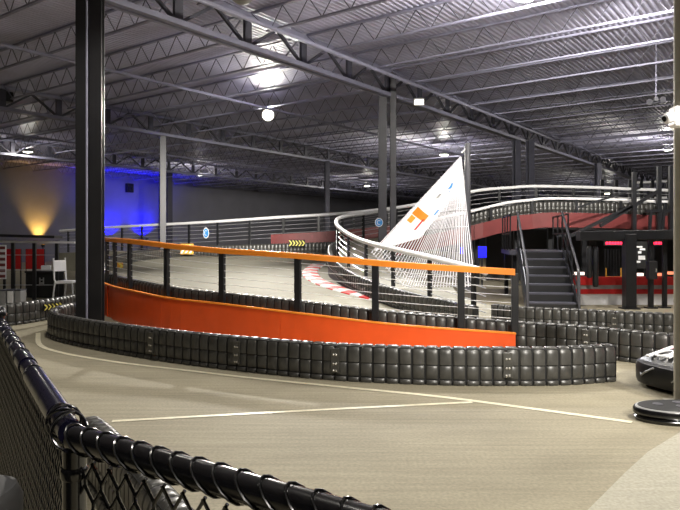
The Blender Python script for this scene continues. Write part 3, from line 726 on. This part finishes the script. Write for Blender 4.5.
r = thing('rubber_pad', 'low black pad with rounded end on the floor in front of the kart', 'pad', Vector((3.3, 5.68, 0)))
def stad(x0, x1, y, hw, z, n=16, sk=.0): return [Vector((x0+hw-hw*math.cos(a)*1.0, y+hw*math.sin(a), z)) for a in [-PI/2+PI*i/n for i in range(n+1)]][::1] + [Vector((x1, y+hw, z)), Vector((x1, y-hw, z))]
def padring(k, z):
    out = []
    for i in range(17):
        a = PI/2+PI*i/16; out.append(Vector((2.98+.36*k*math.cos(a), 5.70+.235*k*math.sin(a), z)))
    out += [Vector((4.3, 5.70-.235*k, z)), Vector((4.3, 5.70+.235*k, z))]; return out
MB().loft([padring(.94, .0), padring(.98, .03), padring(.9, .05), padring(1.0, .065), padring(1.0, .1), padring(.97, .115)]).build('rubber_edge', M['vinyl'], r, smooth=True)
MB().loft([padring(.95, .112), padring(.93, .124), padring(.9, .124)]).build('rim_strip', M['grey'], r, smooth=True, label='light rim strip')
MB().loft([padring(.91, .112), padring(.88, .1275)]).build('top_sheet', M['core'], r)
for x, y in ((2.85, 5.74), (3.02, 5.66), (3.06, 5.8), (3.3, 5.7), (3.55, 5.76)):
    MB().lathe((x, y, .1265), [(.045, 0), (.045, .006), (.02, .01)], 14).build('cap', M['col'], r)

# security camera on the right column, twin emergency lights
r = thing('security_camera', 'white security camera on the pale column at the right edge', 'camera', P(674, 124, 6.05))
MB().box(P(679.5, 117, 6.05), (.15, .14, .19)).build('mount_box', M['white'], r, bevel=.02)
c = P(667, 118.5, 6.0); MB().lathe(P(672.5, 117, 6.02), [(.045, 0), (.05, .02), (.048, .075), (.036, .085)], 16, c-P(672.5, 117, 6.02)).build('body', M['white'], r, smooth=True)
MB().lathe(P(664.2, 118.9, 5.99), [(.028, 0), (.024, .005)], 14, c-P(672.5, 117, 6.02)).build('lens', M['glassdk'], r)
r = thing('emergency_light', 'pair of grey lamp heads under the roof at the upper right', 'light', P(656, 104, 18))
MB().box(P(656, 99, 18.02), (.1, .08, .12)).build('box', M['col'], r, bevel=.01)
for px, py in ((649.5, 102), (663, 99.5)):
    MB().lathe(P(px, py, 17.9), [(.085, 0), (.08, .03), (.04, .12)], 14, (.8, .6, .5)).build('lamp_head', M['col'], r, smooth=True)
    MB().bar(P(656, 99, 18.02), P(px, py, 18.0), .02, .02).build('arm', M['col'], r)
q = P(656, 99, 18.02); MB().tube([q, (q.x, q.y, ZR)], .012, 6).build('hanger', M['joist'], r)

# ------------------------------------------------------------------ pit booth, left
YB = 17.0
r = thing('pit_fence', 'black framed pit fence with flat roof edge at the far left', 'fence', Vector((-8.2, YB, 0)))
for px in (-9, 13.2, 34.5, 57): 
    q = P(px, 240, YB); MB().box((q.x, YB, .79), (.085, .085, 1.58)).build('post', M['steelblk'], r, bevel=.006)
MB().bar(P(-14, 235.0, YB), P(58.5, 237, YB), .5, .07).build('roof_edge', M['steelblk'], r)
MB().bar(P(-14, 241.5, YB-.05), P(75, 242.5, YB-.05), .05, .055).build('top_rail', M['white'], r, label='white rail')
for py in (255, 270, 285): MB().tube([P(-9, py, YB), P(57, py, YB)], .008, 5).build('wire', M['cable'], r)
for (x0, x1, lab) in ((5, 20.5, 'red banner at the far left, the narrower of two behind the pit fence'), (26, 44, 'wider red banner behind the pit fence')):
    a, b = P(x0, 249, 19.5), P(x1, 269, 19.5); rr = thing('red_banner', lab, 'banner', ((a.x+b.x)/2, 19.5, b.z))
    MB().box(((a.x+b.x)/2, 19.5, (a.z+b.z)/2), (b.x-a.x, .02, a.z-b.z)).build('cloth', M['bred'], rr)
    for q in (a.x, b.x): MB().box((q, 19.52, a.z/2), (.03, .03, a.z)).build('pole', M['steelblk'], rr)
r = thing('striped_board', 'white board with dark red stripes at the left edge of the view', 'board', P(1, 280, 18.5))
a, b = P(-10, 245, 18.5), P(6, 279, 18.5)
MB().box(((a.x+b.x)/2, 18.5, (a.z+b.z)/2), (b.x-a.x, .05, a.z-b.z)).build('board', M['white'], r)
for k in range(6): MB().box(((a.x+b.x)/2, 18.47, b.z+(a.z-b.z)*(k+.5)/6), (b.x-a.x-.02, .012, (a.z-b.z)/12)).build('stripe', M['red'], r)
for q in (a.x+.05, b.x-.05): MB().box((q, 18.5, b.z/2), (.05, .05, b.z)).build('leg', M['steelblk'], r)
a, b = P(26, 272, 17.5), P(55, 299, 17.5)
r = thing('service_counter', 'black service counter with a pale emblem behind the pit fence', 'counter', ((a.x+b.x)/2, 17.8, 0))
MB().box(((a.x+b.x)/2, 17.8, a.z/2), (b.x-a.x, .55, a.z-.04)).build('body', M['core'], r, bevel=.01)
MB().box(((a.x+b.x)/2, 17.8, a.z), (b.x-a.x+.08, .62, .05)).build('worktop', M['colblk'], r, bevel=.01)
e = P(41.5, 281, 17.51); m = MB()
for dx, dz, w_, h_ in ((-.05, 0, .03, .18), (.05, 0, .03, .18), (0, .03, .09, .03), (0, -.06, .05, .05)): m.box((e.x+dx, 17.515, e.z+dz), (w_, .012, h_))
m.build('emblem', M['grey'], r)
r = thing('white_box', 'white carton lying on the black service counter', 'box', P(48, 270, 17.8)+Vector((0, 0, .02)))
zc = a.z+.03
MB().box((P(47, 270, 17.8).x, 17.75, zc+.07), (.24, .2, .14), .3).build('carton', M['white'], r, bevel=.01); MB().box((P(47, 270, 17.8).x, 17.75, zc+.145), (.06, .2, .006), .3).build('tape', M['grey'], r)
# white frame chair
c = P(68, 290, 16.2); c.z = 0
r = thing('white_chair', 'white tubular chair between the counter and the black columns', 'chair', c)
for s in (-.2, .2):
    MB().tube([c+Vector((s*.3-.22, s, 1.15)), c+Vector((s*.3-.2, s, .62)), c+Vector((s*.3-.16, s, .52)), c+Vector((s*.3+.25, s, .52)), c+Vector((s*.3+.28, s, .0))], .022, 8).build('side_frame', M['white'], r, smooth=True)
    MB().tube([c+Vector((s*.3-.18, s, .55)), c+Vector((s*.3-.25, s, 0))], .022, 8).build('leg', M['white'], r)
MB().obox(c+Vector((.04, 0, .55)), (.22, 0, 0), (.06, .2, 0), (0, 0, .025)).build('seat', M['white'], r, bevel=.01)
MB().obox(c+Vector((-.21, 0, .95)), (.015, 0, .0), (.06, .2, 0), (0, 0, .14)).build('backrest', M['white'], r, bevel=.01)
for i, (px, mt) in enumerate(((5.5, 'grey'), (13, 'white'), (20.5, 'grey'))):
    c = P(px, 299, 16.0); c.z = 0; rr = thing('plastic_crate', ['grey crate, leftmost of the row behind the left barrier', 'white crate, middle of the row behind the left barrier', 'grey crate, rightmost of the row behind the left barrier'][i], 'crate', c, None)
    MB().box(c+Vector((0, 0, .17)), (.15, .3, .34)).build('tub', M[mt], rr, bevel=.015); MB().box(c+Vector((0, 0, .355)), (.165, .32, .03)).build('lid', M['dk'], rr, bevel=.008)

# ------------------------------------------------------------------ chain link fences in the foreground
RZ = 1.2; fr_r = .025
Cn = Vector((-.535, 1.29, RZ)); Ae = Vector((-1.66, 3.12, RZ)); Be = Vector((.34, .70, RZ))
def chain_fence(a, b, label, post_at, sleeve=None, zlow=.05):
    root = thing('chain_link_fence', label, 'fence', Vector(((a.x+b.x)/2, (a.y+b.y)/2, 0)))
    d = (b-a); L = d.length; d.normalize(); n = Vector((-d.y, d.x, 0))
    MB().tube([a, b], fr_r, 20).build('top_rail', M['navy' if sleeve else 'vinyl'], root, smooth=True)
    if sleeve:
        for s0_, s1_ in sleeve:
            MB().tube([a+d*s0_, a+d*s1_], fr_r+.004, 20).build('rail_sleeve', M['navy'], root, smooth=True)
    for s in post_at:
        q = a+d*s; MB().tube([Vector((q.x, q.y, 0)), Vector((q.x, q.y, RZ+(.035 if sleeve else -.022)))], .023, 18).build('post', M['vinyl'], root, smooth=True)
        if sleeve: MB().lathe(Vector((q.x, q.y, RZ+.03)), [(.033, 0), (.033, .02), (.02, .04), (.004, .048)], 18).build('post_cap', M['vinyl'], root, smooth=True)
        for zz in (.3, .62, .94, 1.12):
            MB().lathe(Vector((q.x, q.y, zz)), [(.025, 0), (.0275, .004), (.0275, .02), (.025, .024)], 18).build('band', M['vinyl'], root, smooth=True)
    dx, dz = .0255, .043; wires = int(L/dx)-1; levels = int((RZ-fr_r-zlow)/dz); m = MB()
    for i in range(wires):
        pts = []
        for k in range(levels+1):
            right = (k+i) % 2
            x = (i+right)*dx+dx*.4; pts.append(a+d*x+n*(.0035 if right else -.0035)+Vector((0, 0, -fr_r-.012-k*dz)))
        # soften the bends
        q = []
        for k in range(len(pts)):
            if 0 < k < len(pts)-1: q += [pts[k].lerp(pts[k-1], .14), pts[k].lerp(pts[k+1], .14)]
            else: q.append(pts[k])
        m.tube(q, .0031 if sleeve else .0036, 6)
    m.build('wire_mesh', M['vinyl'], root, smooth=True)
    # ties round the rail at every second node
    i = 0; cnt_ = 0
    while i < wires and cnt_ < 60:
        c = a+d*(i*dx+dx*.9); pts = []
        for k in range(15):
            t = -.25+2*PI*k/14; pts.append(c+n*math.cos(t)*(fr_r+.0022)+Vector((0, 0, math.sin(t)*(fr_r+.0022)))-d*(.030*math.sin(t)+.004))
        MB().tube(pts, .0024, 6).build('tie_wire', M['vinyl'], root, smooth=True); i += 7 if sleeve else 2; cnt_ += 1
    return root
chain_fence(Cn+Vector((.0, -.0, 0)), Be, 'chain link fence with black top rail across the bottom of the view', (0.0,))
chain_fence(Ae, Cn+(Ae-Cn).normalized()*.05, 'chain link fence with navy top rail running back along the left edge', (0.0,), sleeve=((1.15, 1.28), (1.45, 1.95)))
wr_ = next(o for o in bpy.data.objects if o.name == 'chain_link_fence')
for k, (dy, tl_) in enumerate(((.03, .02), (.055, -.03), (.085, .035), (.11, .0))):
    dA = (Ae-Cn).normalized(); c = Cn+dA*(dy+.03); nA = Vector((-dA.y, dA.x, 0)); pts = []
    for q in range(17):
        t = 2*PI*q/16; pts.append(c+nA*math.cos(t)*.036+Vector((0, 0, math.sin(t)*.036))+dA*(tl_*math.sin(t+k)))
    MB().tube(pts, .0032, 6).build('tie_wire', M['vinyl'], wr_, smooth=True)
# bin beside the camera
c = Vector((-.682, 1.06, 0))
r = thing('waste_bin', 'black waste bin in the lower left corner before the fence', 'bin', c)
def rr_ring(k, z, w_=.12, n=28): return [c+Vector((x*k, y*k, z)) for x, y in ring(w_, w_, 4, n)]
MB().loft([rr_ring(.8, 0), rr_ring(.85, .02), rr_ring(.96, 1.1)]).build('body', M['core'], r, smooth=True)
MB().loft([rr_ring(1.0, 1.1), rr_ring(1.03, 1.115), rr_ring(1.03, 1.145), rr_ring(.95, 1.17), rr_ring(.7, 1.185)]).build('lid', M['core'], r, smooth=True)

# ------------------------------------------------------------------ lamps
def high_bay(c, label, power, aim=None, size=.22, spread=None, col=(1, .95, .86), hang=True, lens='lens', rad=.18):
    c = Vector(c); ax = Vector((0, 0, -1)) if aim is None else (Vector(aim)-c).normalized()
    r = thing('high_bay_light', label, 'light', c)
    MB().lathe(c, [(size, 0), (size*1.04, -.03), (size*.8, -.12), (size*.45, -.2), (size*.25, -.26)], 20, ax).build('housing', M['grey'], r, smooth=True)
    MB().lathe(c, [(size*.93, .001), (size*.9, .012)], 20, ax).build('lens', M[lens], r)
    if hang:
        t = c-ax*.25; MB().tube([t, Vector((t.x, t.y, max(ZR, t.z+.02)))], .012, 6).build('hanger', M['dk'], r)
    if power:
        ld = bpy.data.lights.new('lamp_light', 'SPOT' if spread else 'POINT'); ld.energy = power; ld.color = col; ld.shadow_soft_size = rad
        if spread: ld.spot_size = math.radians(spread); ld.spot_blend = 1
        lo_ = bpy.data.objects.new('lamp_light', ld); C.objects.link(lo_); lo_.parent = r; lo_.location = ax*.1
        lo_.rotation_euler = ax.to_track_quat('-Z', 'Y').to_euler()
    return r
high_bay(P(268, 115, 24.8), 'brightest round lamp, hanging left of the grey columns', 6000, aim=(-1, 2, 0), spread=86, size=.24, rad=.14)
high_bay(P(28, 152, 34.9), 'round lamp hanging at the far left near the grey wall', 160, size=.26)
high_bay(P(200, 174, 46.5), 'small far lamp above the blue sign', 300, size=.22)
high_bay(P(367, 186, 56.9), 'small far lamp just left of the grey columns', 400, size=.27)
high_bay(P(444, 155, 36.1), 'lamp shining left of the tip of the net', 700, size=.26)
high_bay(P(525, -2, 12.7), 'large lamp cut off by the top edge of the view', 680, size=.22, rad=.12)
high_bay(P(608, 193.5, 58), 'low far lamp above the right half of the bridge', 400, size=.3)
high_bay(P(668, 150, 34.1), 'lamp high up near the right edge column', 450, size=.19)
for x, y, pw, spr, lab in ((-1.5, 2.5, 260, 164, 'added unseen round lamp overhead near the front fence corner'), (4.4, 3.2, 1150, 164, 'added unseen round lamp overhead near the walkway'),
        (2.4, -1.6, 800, 164, 'added unseen round lamp overhead behind the camera'), (9.5, 12, 800, None, 'added unseen round lamp overhead right of the stairs'),
        (-12.5, 12, 260, 140, 'added unseen round lamp overhead above the pit area'), (1.0, 12.3, 820, 145, 'added unseen round lamp overhead above the inner ramp'),
        (-3.4, 9.6, 420, 140, 'added unseen round lamp overhead above the hairpin'), (-22, 24, 1100, 145, 'added unseen round lamp overhead beyond the pit area')):
    high_bay((x, y, 6.4), lab, pw, size=.2, spread=spr)  # these lamps are added out of view as general fill
high_bay((4.4, -1.6, 5.6), 'added unseen flood lamp behind the camera aimed at the low end of the orange panel', 3700, aim=(2.4, 9.2, .5), spread=38, size=.2)  # flood added out of view to brighten the panel and front barrier
high_bay((-1.6, 10.4, 5.6), 'added unseen flood lamp overhead aimed at the distant white rail', 15000, aim=(-6.0, 29, 1.6), spread=38, size=.2)  # unseen flood, added to whiten the far rail
high_bay((6.5, 12.2, 6.38), 'added unseen flood lamp overhead aimed at the raised bridge', 3600, aim=(8, 24, 3.4), spread=70, size=.2)  # added flood outside the view that lifts the bridge rails
# flood light on the grey column pair, aimed at the net
fl = P(419, 101.5, 20.2)
r = thing('flood_light', 'white flood light on an arm of the grey columns, aimed at the net', 'light', fl)
aim = (Vector((2.3, 15.3, 1.9))-fl).normalized(); sx = aim.cross(Vector((0, 0, 1))).normalized(); sz = sx.cross(aim)
MB().obox(fl, sx*.16, aim*.05, sz*.1).build('housing', M['white'], r, bevel=.01); MB().obox(fl+aim*.052, sx*.14, aim*.004, sz*.085).build('lens', M['lens'], r)
MB().bar(fl-aim*.04, P(397.5, 97, 20.58), .04, .04).build('arm', M['joist'], r)
ld = bpy.data.lights.new('lamp_light', 'SPOT'); ld.energy = 2000; ld.spot_size = math.radians(44); ld.spot_blend = .5; ld.shadow_soft_size = .1; ld.color = (.95, .96, 1)
lo_ = bpy.data.objects.new('lamp_light', ld); C.objects.link(lo_); lo_.parent = r; lo_.location = aim*.12; lo_.rotation_euler = aim.to_track_quat('-Z', 'Y').to_euler()
# coloured up-lights along the left wall
def uplight(px, Y, z, label, colr, power, lens, spread=95, back=.55):
    c = P(px, 240, Y); c.z = z; aim = Vector((0, 0, 1))-N*.28
    r = thing('wall_uplight', label, 'light', Vector((c.x, c.y, 0)))
    MB().lathe(c, [(.1, -.2), (.13, -.05), (.14, 0), (.12, .01)], 16, aim).build('housing', M['steelblk'], r, smooth=True)
    MB().lathe(c+aim.normalized()*.011, [(.11, 0), (.1, .006)], 16, aim).build('lens', M[lens], r)
    MB().bar(Vector((c.x, c.y, 0)), c-Vector((0, 0, .15)), .05, .05).build('stand', M['steelblk'], r)
    ld = bpy.data.lights.new('lamp_light', 'SPOT'); ld.energy = power; ld.color = colr; ld.spot_size = math.radians(spread); ld.spot_blend = .9; ld.shadow_soft_size = .1
    lo_ = bpy.data.objects.new('lamp_light', ld); C.objects.link(lo_); lo_.parent = r; lo_.location = c-Vector((c.x, c.y, 0))+aim.normalized()*.06
    lo_.rotation_euler = aim.to_track_quat('-Z', 'Y').to_euler()
def wally(px): k = (px-340)/F; return (-46+.75)/(N.x*k+N.y)
uplight(43, wally(43), 1.25, 'amber up-light at the foot of the left wall', (1, .55, .1), 800, 'amberlens', 74)
uplight(113, wally(113), 1.75, 'blue up-light on the left wall, nearer the twin black columns', (0, 0, 1), 1700, 'bluelens', 125)
uplight(147, wally(147), 1.75, 'blue up-light on the left wall, nearer the lone grey column', (0, 0, 1), 1700, 'bluelens', 125)
# loudspeaker on the blue wall
Y = wally(129)+.5; c = P(129.5, 188, Y); r = thing('wall_speaker', 'small dark loudspeaker high on the blue lit wall', 'speaker', c-Vector((0, 0, .3)))
MB().box(c, (.6, .35, .75), .93).build('cabinet', M['navy'], r, bevel=.03); MB().lathe(c-Vector((0, .25, .08)), [(.2, 0), (.17, .02), (.05, .05)], 16, (0.2, 1, 0)).build('cone', M['core'], r)
MB().bar(c, c-N*.75, .06, .06).build('bracket', M['steelblk'], r)

# ------------------------------------------------------------------ world, camera
sc = bpy.context.scene
wd = bpy.data.worlds.new('night'); sc.world = wd; wd.use_nodes = True
wd.node_tree.nodes['Background'].inputs[0].default_value = (.02, .022, .03, 1); wd.node_tree.nodes['Background'].inputs[1].default_value = .3
cd = bpy.data.cameras.new('camera'); cam = bpy.data.objects.new('camera', cd); C.objects.link(cam)
cam.location = (0, 0, EYE); cam.rotation_euler = (PI/2, 0, 0)
cd.sensor_width = 36; cd.lens = F/680*36; cd.shift_y = -15/680; cd.clip_start = .05; cd.clip_end = 300
sc.camera = cam
vs = sc.view_settings; vs.view_transform = 'Standard'; vs.look = 'None'; vs.gamma = 1; vs.use_curve_mapping = False; vs.exposure = 0.45
